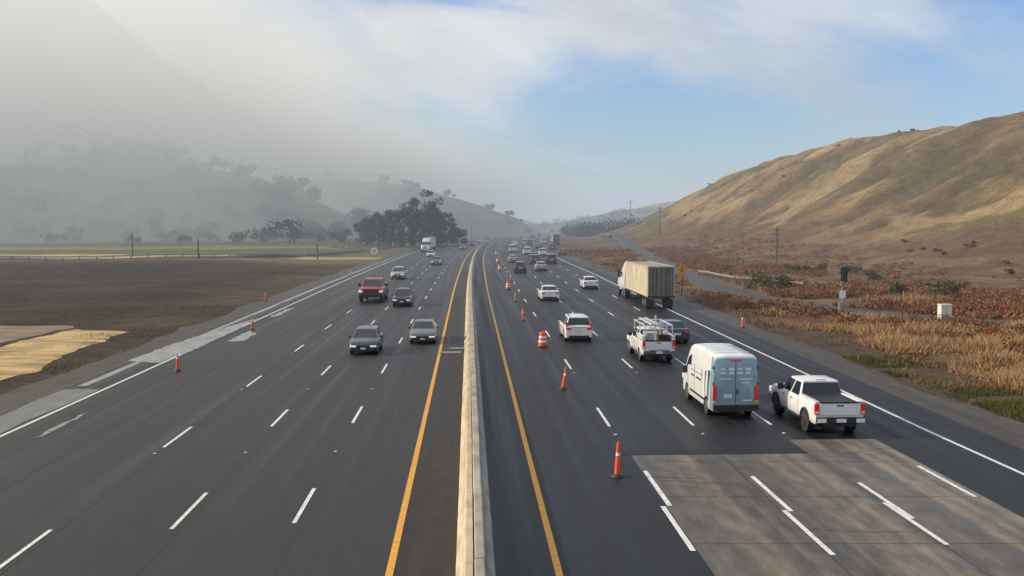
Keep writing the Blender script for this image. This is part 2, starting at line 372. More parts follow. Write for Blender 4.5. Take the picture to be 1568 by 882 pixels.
def body(mb,L,W,prof,wy,r,zb=.22,mi=0,arch=.07,ftap=.80,rtap=.90,flare=False):
    ysb=sorted(set(list(np.linspace(-L/2,L/2,64))+[-L/2+.03,-L/2+.08,L/2-.03,L/2-.08]))
    px=[p[0] for p in prof]; pz=[p[1] for p in prof]; rings=[]
    for y in ysb:
        df=(L/2-y); dr=(y+L/2)
        w=W/2
        if df<.6: w*=ftap+(1-ftap)*math.sqrt(max(0,1-(1-df/.6)**2))
        if dr<.35: w*=rtap+(1-rtap)*math.sqrt(max(0,1-(1-dr/.35)**2))
        zt=float(np.interp(y,px,pz)); z0=zb+ (.12*max(0,1-df/.25))+(.10*max(0,1-dr/.25))
        if df<.10: zt-=.10*(1-df/.10)
        if dr<.06: zt-=.05*(1-dr/.06)
        for a in wy:
            q=(r+arch)**2-(y-a)**2
            if q>0: z0=max(z0,r+math.sqrt(q))
        z0=min(z0,zt-.08)
        hw=[(w*.92,0),(w*.985,.10),(w,.42),(w*.985,.72),(w*.95,.90),(w*.86,1.0)]
        half=[(x,y,z0+t*(zt-z0)) for x,t in hw]+[(w*.4,y,zt+.015)]
        rings.append(half+[(-x,yy,z) for x,yy,z in reversed(half)])
    mb.loft(rings,mi)
def cabin(mb,yb0,yb1,yt0,yt1,zb,zt,wb,wt,ch=.12,mg=1,mp=0,sideglass=True,rearglass=True,bp=(.45,),roof=.05):
    def ring(t,ins=0,z=None):
        y0=yb0+(yt0-yb0)*t+ins; y1=yb1+(yt1-yb1)*t-ins; w=wb+(wt-wb)*t-ins; z=zb+(zt-zb)*t if z is None else z; k=ch*.7
        return [(w-k*.5,y0,z),(w,y0+k,z),(w,y1-k,z),(w-k*.5,y1,z),(-w+k*.5,y1,z),(-w,y1-k,z),(-w,y0+k,z),(-w+k*.5,y0,z)]
    rings=[ring(0),ring(.88),ring(.97),ring(1.0,.09),ring(1.0,.35,zt+roof)]
    def fn(i,j):
        if i<0: return mp
        if i==0:
            if j in(0,2,4,6): return mp
            if j in(1,5): return mg if sideglass else mp
            if j==3: return mg
            if j==7: return mg if rearglass else mp
        return mp
    mb.loft(rings,fn=fn)
    for t in bp:
        for sx in(-1,1):
            yb=yb0+(yb1-yb0)*t; yt=yt0+(yt1-yt0)*t
            p0=Vector((sx*(wb+.004),yb,zb)); p1=Vector((sx*(wt+.006+(wb-wt)*.12),yt,zb+(zt-zb)*.9))
            hw=.05
            mb.add([p0+Vector((0,-hw,0)),p0+Vector((0,hw,0)),p1+Vector((0,hw,0)),p1+Vector((0,-hw,0)),p0+Vector((-sx*.05,-hw,0)),p0+Vector((-sx*.05,hw,0)),p1+Vector((-sx*.05,hw,0)),p1+Vector((-sx*.05,-hw,0))],
                [(0,1,2,3),(4,7,6,5),(0,4,5,1),(1,5,6,2),(2,6,7,3),(3,7,4,0)],mp)
def wheels(e,W,wy,r,tw=.23,rim=None,dual=()):
    mb=MB()
    for y in wy:
        for sx in(-1,1):
            xo=sx*(W/2-.03); xi=sx*(W/2-.03-tw*(2.2 if y in dual else 1))
            n=28
            mb.cyl((xi,y,r),(xo,y,r),r,r,n,0); mb.cyl((xo,y,r),(xo+sx*.012,y,r),r*.66,r*.60,n,1)
            mb.cyl((xo+sx*.012,y,r),(xo+sx*.03,y,r),r*.16,r*.14,10,1)
            for k in range(5):
                a=k*2*math.pi/5+.3
                mb.box(xo+sx*.014,y+math.cos(a)*r*.36,r+math.sin(a)*r*.36,.012,r*.16,r*.22,2,rx=a)
    mb.obj('wheels',[M_tire,rim or M_rim,M_blk],e,smooth=50)
MATS=[None,M_glass,M_blk,M_red,M_head,M_plate,M_chrome,M_amber]
def finish(e,mb,name,P,**k):
    return mb.obj(name,[P]+MATS[1:],e,**k)
def car(kind,P,x,y,rz,sc=1.0,name=None):
    if kind=='sedan':
        L,W,r=4.75,1.86,.33; prof=[(-2.38,.98),(-2.2,1.03),(-1.5,1.02),(-1.3,.97),(.9,.95),(1.0,.96),(1.9,.80),(2.38,.66)]; wy=(-1.40,1.42)
        cab=(-1.75,1.05,-.95,.25,.93,1.42,.83,.62); nm='sedan_car'
    elif kind=='suv':
        L,W,r=4.75,1.92,.37; prof=[(-2.38,1.08),(-2.2,1.12),(.9,1.06),(1.05,1.08),(2.1,.96),(2.38,.82)]; wy=(-1.40,1.42)
        cab=(-2.26,1.15,-1.95,.35,1.04,1.68,.87,.68); nm='suv_car'
    elif kind=='hatch':
        L,W,r=4.4,1.84,.33; prof=[(-2.2,1.0),(-2.05,1.04),(.9,.99),(1.05,1.0),(1.9,.84),(2.2,.70)]; wy=(-1.3,1.32)
        cab=(-2.05,1.2,-1.55,.3,.97,1.50,.83,.63); nm='hatchback_car'
    elif kind=='minivan':
        L,W,r=5.1,1.98,.36; prof=[(-2.55,1.10),(1.2,1.10),(1.35,1.10),(2.2,.92),(2.55,.75)]; wy=(-1.5,1.5)
        cab=(-2.45,1.75,-2.2,.7,1.06,1.80,.90,.72); nm='minivan'
    e=empty(name or nm,(x,y,0),rz,sc)
    mb=MB(); body(mb,L,W,prof,wy,r); mb.box(0,0,.42,W*.74,L*.86,.34,2)
    finish(e,mb,'body',P,smooth=35)
    mb=MB(); cabin(mb,*cab); finish(e,mb,'cabin',P,smooth=30)
    wheels(e,W,wy,r)
    mb=MB(); b=-L/2; f=L/2; zr=prof[0][1]; zf=prof[-1][1]
    for sx in(-1,1):
        mb.box(sx*W*.37,b+.03,zr-.17,.36,.12,.15,3,rz=-sx*-.12)
        if kind in('suv','minivan'): mb.box(sx*W*.435,b+.10,zr+.05,.10,.16,.42,3)
        mb.box(sx*W*.345,f-.045,zf-.13,.38,.16,.10,4,rz=-sx*.28)
        mb.box(sx*(W/2+.07),(cab[1]-.42),cab[4]+.07,.19,.10,.13,0)
        mb.box(sx*W*.34,f-.02,zf-.38,.24,.10,.09,2)
        for t in (.02,-1.05): mb.box(sx*(W/2-.004),t,.72,.012,.012,.5,2)
    mb.box(0,b-.004,zr-.30,.50,.03,.16,5); mb.box(0,b+.0,.36,W*.72,.06,.16,2)
    mb.box(0,b+.045,zr-.10,W*.5,.10,.03,6)
    mb.box(0,f-.015,zf-.17,W*.42,.06,.15,2); mb.box(0,f+.0,zf-.36,W*.62,.05,.18,2); mb.box(0,f+.02,zf-.27,.34,.02,.12,5)
    if kind=='suv':
        for sx in(-1,1): mb.box(sx*.60,-.8,1.745,.04,1.9,.04,2)
    finish(e,mb,'lamps_and_trim',P,bevel=.012)
    return e
def pickup(P,x,y,rz,sc=1.0,util=False,red=False,name='pickup_truck'):
    L,W,r=5.9,2.03,.42 if not util else .39; wy=(-1.78,1.95)
    prof=[(-2.95,1.36),(-1.0,1.36),(-.95,1.34),(1.25,1.32),(1.4,1.34),(2.6,1.27),(2.95,1.15)]
    e=empty(name,(x,y,0),rz,sc)
    mb=MB(); body(mb,L,W,prof,wy,r,zb=.48,arch=.10,ftap=.88,rtap=.96); mb.box(0,0,.62,W*.7,L*.9,.34,2)
    finish(e,mb,'body',P,smooth=35)
    mb=MB(); cabin(mb,-.92,1.50,-.78,.70,1.30,1.93,.92,.77,bp=(.47,),ch=.13); finish(e,mb,'cabin',P,smooth=30)
    wheels(e,W+.04,wy,r,tw=.28,rim=M_blk if not util and not red else None)
    mb=MB()
    mb.box(0,-1.93,1.385,1.56,1.86,.025,2)
    for sx in(-1,1):
        mb.box(sx*.90,-1.93,1.40,.16,1.95,.07,0 if not util else 2)
        mb.box(sx*.60,-1.93,1.405,.03,1.86,.03,2)
        mb.box(sx*.935,-2.93,1.13,.17,.12,.44,3)
        mb.box(sx*.935,-2.945,1.0,.13,.11,.10,5)
        mb.box(sx*.86,2.90,.98,.30,.16,.24 if not red else .14,4)
        mb.box(sx*1.13,.98,1.42,.22,.14,.26,2)
        for t in (.05,-.95): mb.box(sx*(W/2-.002),t,.95,.012,.014,.62,2)
        for t in (-.15,.9): mb.box(sx*(W/2+.004),t,1.12,.03,.16,.04,2)
        for wq in wy:
            n=14
            for k in range(n):
                a=math.pi*(k+.5)/n
                mb.box(sx*(W/2-.005),wq+math.cos(a)*(r+.13),r+math.sin(a)*(r+.13),.06,.12,.06,2 if not util else 0,rx=a+math.pi/2)
        mb.box(sx*.99,.1,.50,.16,2.5,.06,2)
    mb.box(0,-2.965,1.12,1.60,.05,.46,0)
    mb.box(0,-2.985,1.16,1.30,.03,.20,0)
    mb.box(0,-2.998,1.27,.28,.02,.06,2)
    mb.box(0,-2.93,1.395,1.60,.10,.05,2)
    mb.box(0,-3.04,.70,1.92,.20,.20,2 if not util else 6); mb.box(0,-3.09,.81,1.2,.13,.02,2); mb.box(0,-3.15,.70,.40,.02,.15,5)
    for sx in(-1,1): mb.box(sx*.78,-3.15,.70,.34,.03,.16,0 if not util else 6)
    mb.box(0,-2.98,.52,1.3,.10,.16,2); mb.box(0,-3.1,.5,.08,.16,.08,2)
    mb.box(0,2.96,1.0,1.25,.06,.36,2); mb.box(0,3.0,.66,1.9,.18,.22,6 if not red else 2)
    mb.box(0,-.80,1.965,.40,.05,.03,3)
    finish(e,mb,'bed_lamps_and_trim',P,bevel=.012)
    if util:
        mb=MB()
        for yy in(-2.85,-1.1,.9):
            for sx in(-1,1): mb.box(sx*.86,yy,1.85 if yy<0 else 2.05,.06,.06,1.0 if yy<0 else .6,0)
            mb.box(0,yy,2.34,1.80,.06,.06,0)
        for sx in(-1,1): mb.box(sx*.86,-.95,2.34,.06,3.9,.06,0)
        for sx in(-.5,-.1): mb.box(sx,-.95,2.44,.06,4.3,.08,0)
        for k in range(12): mb.box(-.3,-2.9+k*.36,2.44,.40,.04,.04,0)
        mb.box(-.15,-2.6,2.15,.10,.08,1.6,0); mb.box(.15,-2.6,2.05,.10,.08,1.4,0); mb.box(0,-2.6,2.4,.5,.06,.06,0)
        finish(e,mb,'ladder_rack',P)
        mb=MB(); mb.box(-.35,-1.9,1.62,.7,1.2,.45,0); mb.box(.4,-2.0,1.58,.6,1.4,.36,1); mb.cyl((.0,-2.4,1.4),(.0,-2.4,1.95),.16,.05,12,2)
        mb.box(.5,-2.5,1.8,.3,.3,.3,3); mb.obj('bed_cargo',[P_silver,M_blk,M_amber,P_white],e,bevel=.02)
        mb=MB()
        for sx in(-1,1): mb.box(sx*.93,-1.93,1.56,.20,1.95,.30,0)
        mb.obj('tool_boxes',[P_white],e,bevel=.02)
    return e
def vanbuild(x,y,rz,sc=1.0):
    e=empty('cargo_van',(x,y,0),rz,sc)
    L,W,r=5.95,2.02,.36; wy=(-1.85,1.85)
    mb=MB()
    prof=[(-2.97,2.55),(-2.9,2.66),(-2.6,2.72),(.9,2.74),(1.25,2.66),(1.5,2.45),(2.2,1.48),(2.4,1.30),(2.85,1.08),(2.97,.85)]
    px=[p[0] for p in prof]; pz=[p[1] for p in prof]; rings=[]; ysb=sorted(set(list(np.linspace(-L/2,L/2,90))+[-2.96,-2.94,-2.9,2.9,2.94]))
    for yy in ysb:
        zt=float(np.interp(yy,px,pz)); w=W/2; df=L/2-yy; dr=yy+L/2
        if df<.7: w*=.82+.18*math.sqrt(1-(1-df/.7)**2)
        if dr<.10: w*=.95+.05*math.sqrt(max(0,1-(1-dr/.10)**2))
        z0=.34
        for a in wy:
            q=(r+.09)**2-(yy-a)**2
            if q>0: z0=max(z0,r+math.sqrt(q))
        def ww(z):
            return w*(1-.09*max(0,(z-1.1)/1.6)**1.3)
        zz=[z0,min(z0+.12,zt-.1)]+[z0+(zt-z0)*t for t in(.4,.6,.8,.92,.975)]
        half=[(ww(z)*(.97 if i==0 else 1.0)*(.975 if i==6 else 1),yy,z) for i,z in enumerate(zz)]
        half+=[(ww(zt)*.90,yy,zt),(ww(zt)*.4,yy,zt+.035)]
        rings.append(half+[(-a,b,d) for a,b,d in reversed(half)])
    nn=len(ysb); nr=len(rings[0])
    def fn(i,j):
        if i==-1: return 2
        if i<0: return 0
        ym=.5*(ysb[i]+ysb[min(i+1,nn-1)])
        if 1.52<ym<2.2 and 6<=j<=nr-8: return 1
        if 1.0<ym<1.95 and j in(3,nr-5,) : return 1
        if ym<-2.93: return 2
        if ym<-2.55 and (j<6 or j>=nr-7): return 2
        return 0
    mb.loft(rings,fn=fn)
    P_vb=paint('van_wrap_blue',(.20,.31,.40))
    mb.obj('body',[P_white,M_glass,P_vb],e,smooth=35)
    mb=MB(); mb.box(0,0,.5,W*.72,L*.9,.3,0); mb.obj('underbody',[M_blk],e)
    wheels(e,W,wy,r)
    mb=MB(); b=-2.975
    mats=[P_white,M_glass,P_vb,M_red,M_blk,M_plate,M_amber,simple('van_wrap_dark',(.04,.10,.16),.4)]
    for sx in(-1,1):
        mb.box(sx*.90,b+.005,1.12,.13,.10,.62,3); mb.box(sx*.90,b+.0,.74,.12,.09,.12,6)
        for z in(.9,1.5,2.2): mb.box(sx*.955,b+.02,z,.05,.07,.12,4)
        mb.box(sx*1.12,1.75,1.45,.20,.12,.34,4); mb.box(sx*.80,2.84,.98,.34,.20,.22,5)
        mb.box(sx*(1.013),-.2,.62,.02,2.6,.10,4)
        mb.box(sx*(1.003),-.15,1.60,.018,2.3,.02,4)
        mb.box(sx*(1.004),-1.1,1.2,.014,.018,1.4,4); mb.box(sx*(1.004),.25,1.2,.014,.018,1.4,4)
        mb.box(sx*.996,-2.3,1.35,.03,.28,1.3,7,rx=.10); mb.box(sx*1.0,-1.7,1.35,.025,.10,1.1,7,rx=.14)
        mb.box(sx*1.0,-.5,1.35,.022,.9,.10,7);mb.box(sx*1.0,.6,1.35,.022,.5,.10,7)
    mb.box(0,b-.004,1.55,.018,.02,1.95,4)
    mb.box(.08,b-.02,1.18,.05,.05,.22,4); mb.box(-.32,b-.012,.98,.36,.02,.17,5)
    mb.box(0,b-.05,.50,1.92,.22,.22,4); mb.box(0,b-.0,2.52,.5,.03,.04,3)
    for i in range(4):
        for j in range(2):
            mb.box(-.54+.36*i,b-.006,2.14-.17*j,.25 if (i+j)%2 else .20,.008,.11 if i%2 else .08,0)
    for sx in(-.45,.45): mb.box(sx,b-.006,1.72,.55,.008,.05,0); 
    mb.box(.5,b-.006,.80,.4,.008,.05,0); mb.box(.42,b-.006,1.55,.34,.008,.035,0)
    for yy in (-2.2,-1.4,-.6,.2): mb.box(0,yy,2.775,1.5,.05,.02,0)
    mb.box(0,2.96,.85,1.2,.05,.25,4); mb.box(0,2.97,.5,1.8,.1,.25,4)
    mb.obj('doors_lamps_and_graphics',mats,e,bevel=.006)
    return e
def semi(x,y,rz,sc=1.0,beige=True,front=False,name='semi_truck'):
    e=empty(name,(x,y,0),rz,sc)
    M_tr=simple('trailer_side',(.60,.54,.41) if beige else (.66,.66,.66),.5,var=.15,scale=.7); M_dr=simple('trailer_doors',(.13,.125,.11),.55,var=.3,vec=(1,1,.3))
    M_rf=simple('trailer_roof',(.42,.39,.33),.6)
    mb=MB()
    L=13.2
    mb.box(0,L/2,2.62,2.50,L,2.78,0); mb.box(0,-.012,2.60,2.42,.02,2.70,1)
    for k in range(23):
        for sx in(-1,1): mb.box(sx*1.265,.15+k*.586,2.62,.045,.07,2.76,0)
    for sx in(-1,1):
        mb.box(sx*1.27,L/2,4.0,.07,L,.10,2); mb.box(sx*1.27,L/2,1.25,.07,L,.14,2)
        mb.box(sx*1.24,-.03,2.6,.10,.08,2.84,2); mb.box(sx*.45,-.04,2.6,.04,.05,2.6,3); mb.box(sx*.75,-.04,2.6,.03,.04,2.6,3)
        mb.box(sx*1.0,-.04,1.05,.28,.06,.12,4)
    mb.box(0,-.03,4.0,2.56,.08,.12,2); mb.box(0,-.04,1.2,2.56,.10,.16,3); mb.box(0,-.035,2.6,.03,.03,2.66,3)
    mb.box(0,.05,.62,2.1,.08,.10,3)
    for sx in(-1,1): mb.box(sx*.7,.05,.88,.08,.08,.55,3); mb.box(sx*.9,.35,.58,.62,.03,.62,3)
    for k in range(8): mb.box(0,.9+k*1.6,4.03,2.4,.06,.05,2)
    mb.box(0,L/2,1.1,1.0,L-.5,.18,3)
    mb.obj('trailer',[M_tr,M_dr,M_rf,M_blk,M_red],e,bevel=.01)
    mb=MB(); yc=L+.5
    rings=[]
    for (z,y0,y1,w) in ((.75,0.6,5.6,1.15),(1.5,.6,5.7,1.2),(1.95,.6,5.45,1.18),(2.05,.6,4.1,1.16),(2.95,.6,3.35,1.12),(3.7,.6,2.4,1.0),(3.85,.75,2.1,.9)):
        rings.append([(w,yc+y0,z),(w,yc+y1-.25,z),(w-.25,yc+y1,z),(-w+.25,yc+y1,z),(-w,yc+y1-.25,z),(-w,yc+y0,z)])
    mb.loft(rings,fn=lambda i,j: 1 if (i==3 and j in(1,2,3)) else 0)
    for sx in(-1,1):
        mb.box(sx*1.14,yc+2.9,2.45,.03,.8,.6,1); mb.box(sx*1.4,yc+3.4,2.5,.22,.1,.7,2); mb.cyl((sx*1.05,yc+.4,1.2),(sx*1.05,yc+.4,4.0),.08,.08,10,3)
        mb.box(sx*.92,yc+5.62,1.2,.35,.16,.3,4); mb.cyl((sx*1.0,yc+1.0,.85),(sx*1.0,yc+2.4,.85),.3,.3,16,3)
    mb.box(0,yc+5.68,1.4,1.2,.08,.9,3); mb.box(0,yc+5.75,.7,2.3,.25,.4,3); mb.box(0,yc+1,.8,.9,5.5,.25,2)
    mb.obj('tractor_cab',[P_white,M_glass,M_blk,M_chrome,M_head],e,smooth=30)
    mb=MB()
    for yy in(1.3,2.55,yc+.2,yc+1.45,yc+4.6):
        for sx in(-1,1):
            mb.cyl((sx*1.27,yy,.52),(sx*(.70 if yy<yc+3 else .95),yy,.52),.52,.52,24,0); mb.cyl((sx*1.27,yy,.52),(sx*1.29,yy,.52),.28,.22,16,1)
    mb.obj('wheels',[M_tire,M_rim],e,smooth=50)
    return e
def rearplace(u,v,L,sc=1):
    x,y=G(u,v); return x,y+L/2*sc
x,y=rearplace(1283,668,5.9); pickup(P_white,x,y,0,1.05)
x,y=rearplace(1124,640,5.95); vanbuild(x-.02,y,0.0,1.08)
x,y=rearplace(1008,556,5.9); pickup(P_white,x,y,0,1.04,util=True,name='utility_pickup_truck')
x,y=rearplace(1036,526,4.75); car('sedan',P_blue,x,y,heading(y),1.10)
x,y=G(1012,474); semi(x,y,-.005,1.12)
x,y=rearplace(886,523,4.75); car('suv',P_white,x,y,0,1.12)
x,y=rearplace(842,461,4.75); car('sedan',P_white,x,y,0,1.20)
x,y=rearplace(905,443,4.75); car('sedan',P_white,x,y,-.02,1.18)
far=[(797,418,'suv',P_slate),(829,415,'sedan',P_silver),(820,404,'suv',P_grey),(845,404,'minivan',P_grey),(786,402,'sedan',P_silver),(808,390,'suv',P_white),(832,392,'suv',P_white),(862,391,'sedan',P_slate),(786,386,'minivan',P_white),(818,398,'sedan',P_black),(803,381,'suv',P_silver),(826,381,'sedan',P_blue),(846,383,'suv',P_grey),(789,376,'sedan',P_white),(812,374,'suv',P_grey),(833,373,'minivan',P_white),(822,368,'sedan',P_silver),(805,369,'suv',P_white),(845,369,'suv',P_silver),(816,364,'sedan',P_slate),(836,364,'suv',P_white),(826,361,'suv',P_grey),(850,362,'minivan',P_white)]
for u,v,k,P in far:
    x,y=rearplace(u,v,4.75); car(k,P,x,y,heading(min(y,1200)),1.28 if v<400 else 1.2)
x,y=G(852,376); semi(x,y,heading(y)+.0,1.15,beige=False,name='box_trailer_truck')
def frontplace(u,v,L): x,y=G(u,v); return x,y+L/2
for u,v,k,P,s in ((556,544,'hatch',P_slate,1.08),(647,527,'sedan',P_grey,1.08),(615,470,'suv',P_black,1.08),(609,428,'suv',P_silver,1.16),(660,394,'sedan',P_silver,1.25),(668,406,'sedan',P_slate,1.25),(709,382,'sedan',P_black,1.25),(722,376,'suv',P_grey,1.25),(735,371,'sedan',P_silver,1.25),(748,367,'suv',P_slate,1.2)):
    x,y=frontplace(u,v,4.75); car(k,P,x,y,math.pi+heading(y),s)
x,y=frontplace(569,463,5.9); pickup(P_red,x,y,math.pi,1.35,red=True,name='red_pickup_truck')
x,y=G(657,386); e=semi(x,y+20*1.1,math.pi-.06,1.1,beige=False)
# ------------------------------------------------------------ cones / drums / posts
M_or=simple('orange_plastic',(.75,.10,.02),.5,var=.12,scale=8); M_refl=simple('reflective_white',(.75,.75,.75),.4)
def tube(u,v,h=1.15,lean=0,name='traffic_delineator_post'):
    x,y=G(u,v); e=empty(name,(x,y,0),0); mb=MB()
    mb.cyl((0,0,.012),(0,0,.07),.24,.20,12,1); mb.cyl((0,0,.07),(0,0,.13),.13,.09,12,1)
    zs=[.10,.55,.66,.76,.87,h]; rs=[.10,.085,.08,.076,.072,.06]
    for i in range(5):
        mb.cyl((lean*zs[i],0,zs[i]),(lean*zs[i+1],0,zs[i+1]),rs[i],rs[i+1],14,2 if i in(3,) else 0)
    mb.cyl((lean*h,0,h),(lean*h,0,h+.06),.03,.03,8,0)
    mb.obj('post',[M_or,M_blk,M_refl],e,smooth=40)
def drum(u,v):
    x,y=G(u,v); e=empty('traffic_drum',(x,y,0)); mb=MB(); mb.cyl((0,0,.012),(0,0,.10),.40,.38,20,1)
    zs=[.10,.34,.50,.66,.82,1.02,1.08]; rs=[.33,.32,.30,.28,.27,.25,.19]
    for i in range(6): mb.cyl((0,0,zs[i]),(0,0,zs[i+1]-.004),rs[i],rs[i+1],20,2 if i in(1,3) else 0)
    mb.box(0,0,1.12,.22,.04,.10,0); mb.obj('drum',[M_or,M_blk,M_refl],e,smooth=40)
tube(945,730,1.2,.03); tube(862,596,1.2,.14); tube(801,491,1.15,-.04); tube(789,462); tube(782,430); tube(763,395); tube(768,384)
drum(831,531); drum(778,443); drum(765,414); drum(762,402); drum(760,390);drum(766,377)
tube(272,568,.95); tube(386,505,.95,.05); tube(407,461,.95); tube(1137,502,.9); tube(538,424,.9); tube(887,385,1.2); tube(892,378,1.2)
# ------------------------------------------------------------ side roads, guardrail
def path_strip(name,pts,w,zoff,mat,n=60):
    P=[Vector((*p,0)) for p in pts]; out=[]
    for i in range(len(P)-1):
        p0=P[max(i-1,0)];p1=P[i];p2=P[i+1];p3=P[min(i+2,len(P)-1)]
        for k in range(12):
            t=k/12; out.append(.5*((2*p1)+(-p0+p2)*t+(2*p0-5*p1+4*p2-p3)*t*t+(-p0+3*p1-3*p2+p3)*t**3))
    out.append(P[-1]); vs=[];fs=[]
    for i,p in enumerate(out):
        d=(out[min(i+1,len(out)-1)]-out[max(i-1,0)]).normalized(); nrm=Vector((-d.y,d.x,0))
        zc=max(hz(p.x,p.y),hz((p+nrm*w/2).x,(p+nrm*w/2).y),hz((p-nrm*w/2).x,(p-nrm*w/2).y))+zoff
        for s in(-1,1):
            q=p+nrm*s*w/2; vs.append((q.x,q.y,zc))
        for s in(-1,1):
            q=p+nrm*s*(w/2+1.2); vs.append((q.x,q.y,zc-.9))
    for i in range(len(out)-1):
        a=4*i;b=4*(i+1); fs+= [(a,a+1,b+1,b),(a+2,a,b,b+2),(a+1,a+3,b+3,b+1)]
    mi=[0,1,1]*(len(out)-1)
    mkobj(name,vs,fs,[mat,M_dirtsh],mi); return out
M_asS=asphalt('asphalt_ramp',(.045,.043,.042),(.058,.054,.05))
path_strip('on_ramp_road',[G(1900,528),G(1568,499),G(1420,486),G(1290,474),G(1180,459),G(1100,441),G(1030,412),G(985,388),G(950,374),G(925,366)],4.0,.08,M_asS)
sr=path_strip('side_road',[(-400,226),(-200,229),(-113,230),(-70,233),(-52,250),(-42,285),(-36,330),(-30,400)],7,.15,M_asS)
M_galv=simple('galvanised_steel',(.30,.31,.32),.45,metal=.6); M_wood=simple('weathered_wood',(.07,.055,.04),.85)
def guardrail(name,pts,zb=0):
    e=empty(name,(0,0,0)); mb=MB(); pm=MB()
    prof=[(0,.52),(.06,.58),(.0,.66),(.06,.74),(0,.82),(-.02,.67)]
    rings=[]
    for i,(x,y) in enumerate(pts):
        a=pts[max(i-1,0)];b=pts[min(i+1,len(pts)-1)]; d=Vector((b[0]-a[0],b[1]-a[1],0)).normalized(); n=Vector((d.y,-d.x,0)); z=hz(x,y)+zb
        rings.append([(x+n.x*o,y+n.y*o,z+h) for o,h in prof]); pm.box(x-n.x*.12,y-n.y*.12,z+.3,.15,.15,1.0)
    mb.loft(rings); mb.obj('rail',[M_galv],e); pm.obj('posts',[M_wood],e)
def resample(pts,st):
    out=[];acc=0
    for a,b in zip(pts[:-1],pts[1:]):
        L=math.hypot(b[0]-a[0],b[1]-a[1]); t=-acc
        while t+st<=L:
            t+=st; out.append((a[0]+(b[0]-a[0])*t/L,a[1]+(b[1]-a[1])*t/L))
        acc=L-t
    return out
guardrail('guardrail',resample([(p.x+ (3.8 if p.x>-60 else 0),p.y-(4.2 if p.x<-60 else 1)) for p in sr if p.x>-330 and p.y<330],3.8),.15)
guardrail('guardrail',resample([G(1060,421),G(1110,428),G(1180,436),G(1250,443)],3.0),.1)
# ------------------------------------------------------------ signs, signal, cabinet, poles
M_oy=simple('orange_sign_face',(.60,.26,.03),.5)
x,y=G(1044,452); e=empty('warning_sign',(x,y,hz(x,y))); mb=MB()
mb.box(0,.04,1.6,.09,.07,3.4,1); mb.box(0,0,3.35,1.15,.03,1.15,0,ry=math.pi/4); mb.box(0,-.02,3.4,.10,.01,.75,1); mb.box(0,-.02,3.1,.3,.01,.08,1); mb.box(0,-.0,2.35,.75,.03,.5,0)
mb.obj('panel_and_post',[M_oy,M_blk],e)
x,y=G(573,393); e=empty('round_sign',(x,y,hz(x,y))); mb=MB(); mb.cyl((0,0,1.6),(0,.04,1.6),.95,.95,24,0); mb.cyl((0,-.012,1.6),(0,-.003,1.6),.6,.6,24,1); mb.box(0,.08,.5,.12,.08,1.6,2)
mb.obj('panel_and_post',[M_refl,simple('sign_red_grey',(.45,.30,.27),.5),M_wood],e)
x,y=G(1289,476); e=empty('ramp_meter_signal',(x,y,hz(x,y)-.1),0,1.06); mb=MB()
mb.cyl((0,0,0),(0,0,4.3),.07,.06,12,1); mb.box(.15,-.10,3.75,.42,.30,1.15,0); mb.box(.15,-.02,3.75,.66,.03,1.4,0)
for z in(4.1,3.75,3.4): mb.cyl((.15,-.26,z),(.15,-.36,z),.14,.15,14,0); mb.cyl((.15,-.255,z),(.15,-.262,z),.12,.12,14,3)
mb.box(0,-.10,1.85,.6,.03,.75,2); mb.box(-.05,0,.55,.50,.40,1.0,1); mb.box(-.1,-.1,2.9,.3,.25,.4,1)
mb.obj('pole_head_and_sign',[M_blk,M_galv,M_refl,M_glass],e,bevel=.01)
x,y=G(1446,493); e=empty('utility_cabinet',(x,y,hz(x,y)-.05)); mb=MB(); mb.box(0,0,.95,1.0,.75,1.55,0); mb.box(0,0,.08,1.2,.95,.18,1); mb.box(0,0,1.76,1.08,.83,.07,0); mb.box(0,-.385,.95,.02,.02,1.4,1); mb.box(.1,-.39,.95,.04,.03,.2,1)
mb.obj('housing',[simple('cabinet_white',(.66,.63,.54),.5),M_conc],e,bevel=.02)
def upole(u,vb,vt,arm=True,D=None):
    if D is None: x,y=G(u,vb)
    else: x,y,_=AT(u,vb,D)
    z0=hz(x,y); h=(vb-vt)/F*y; e=empty('utility_pole',(x,y,z0-.3)); mb=MB(); mb.cyl((0,0,0),(0,0,h+.3),.20,.13,10)
    if arm: mb.box(0,0,h-.3,2.2,.14,.16); mb.box(0,0,h-1.3,1.6,.12,.14)
    mb.obj('pole',[M_wood],e); return (x,y,z0+h-.4)
ps=[upole(1189,407,347),upole(1010,378,334),upole(965,366,330),upole(953,363,341)]
upole(304,402,373,False); upole(486,396,372,False); upole(620,379,318,False); upole(203,398,362,False); upole(722,365,345,False)
mb=MB()
for a,b in zip(ps[:-1],ps[1:]):
    for dx in(-.9,.9):
        prev=None
        for k in range(13):
            t=k/12; p=(a[0]+(b[0]-a[0])*t+dx,a[1]+(b[1]-a[1])*t,a[2]+(b[2]-a[2])*t-1.2*4*t*(1-t))
            if prev: mb.cyl(prev,p,.018,.018,4)
            prev=p
mb.obj('power_lines',[M_blk])
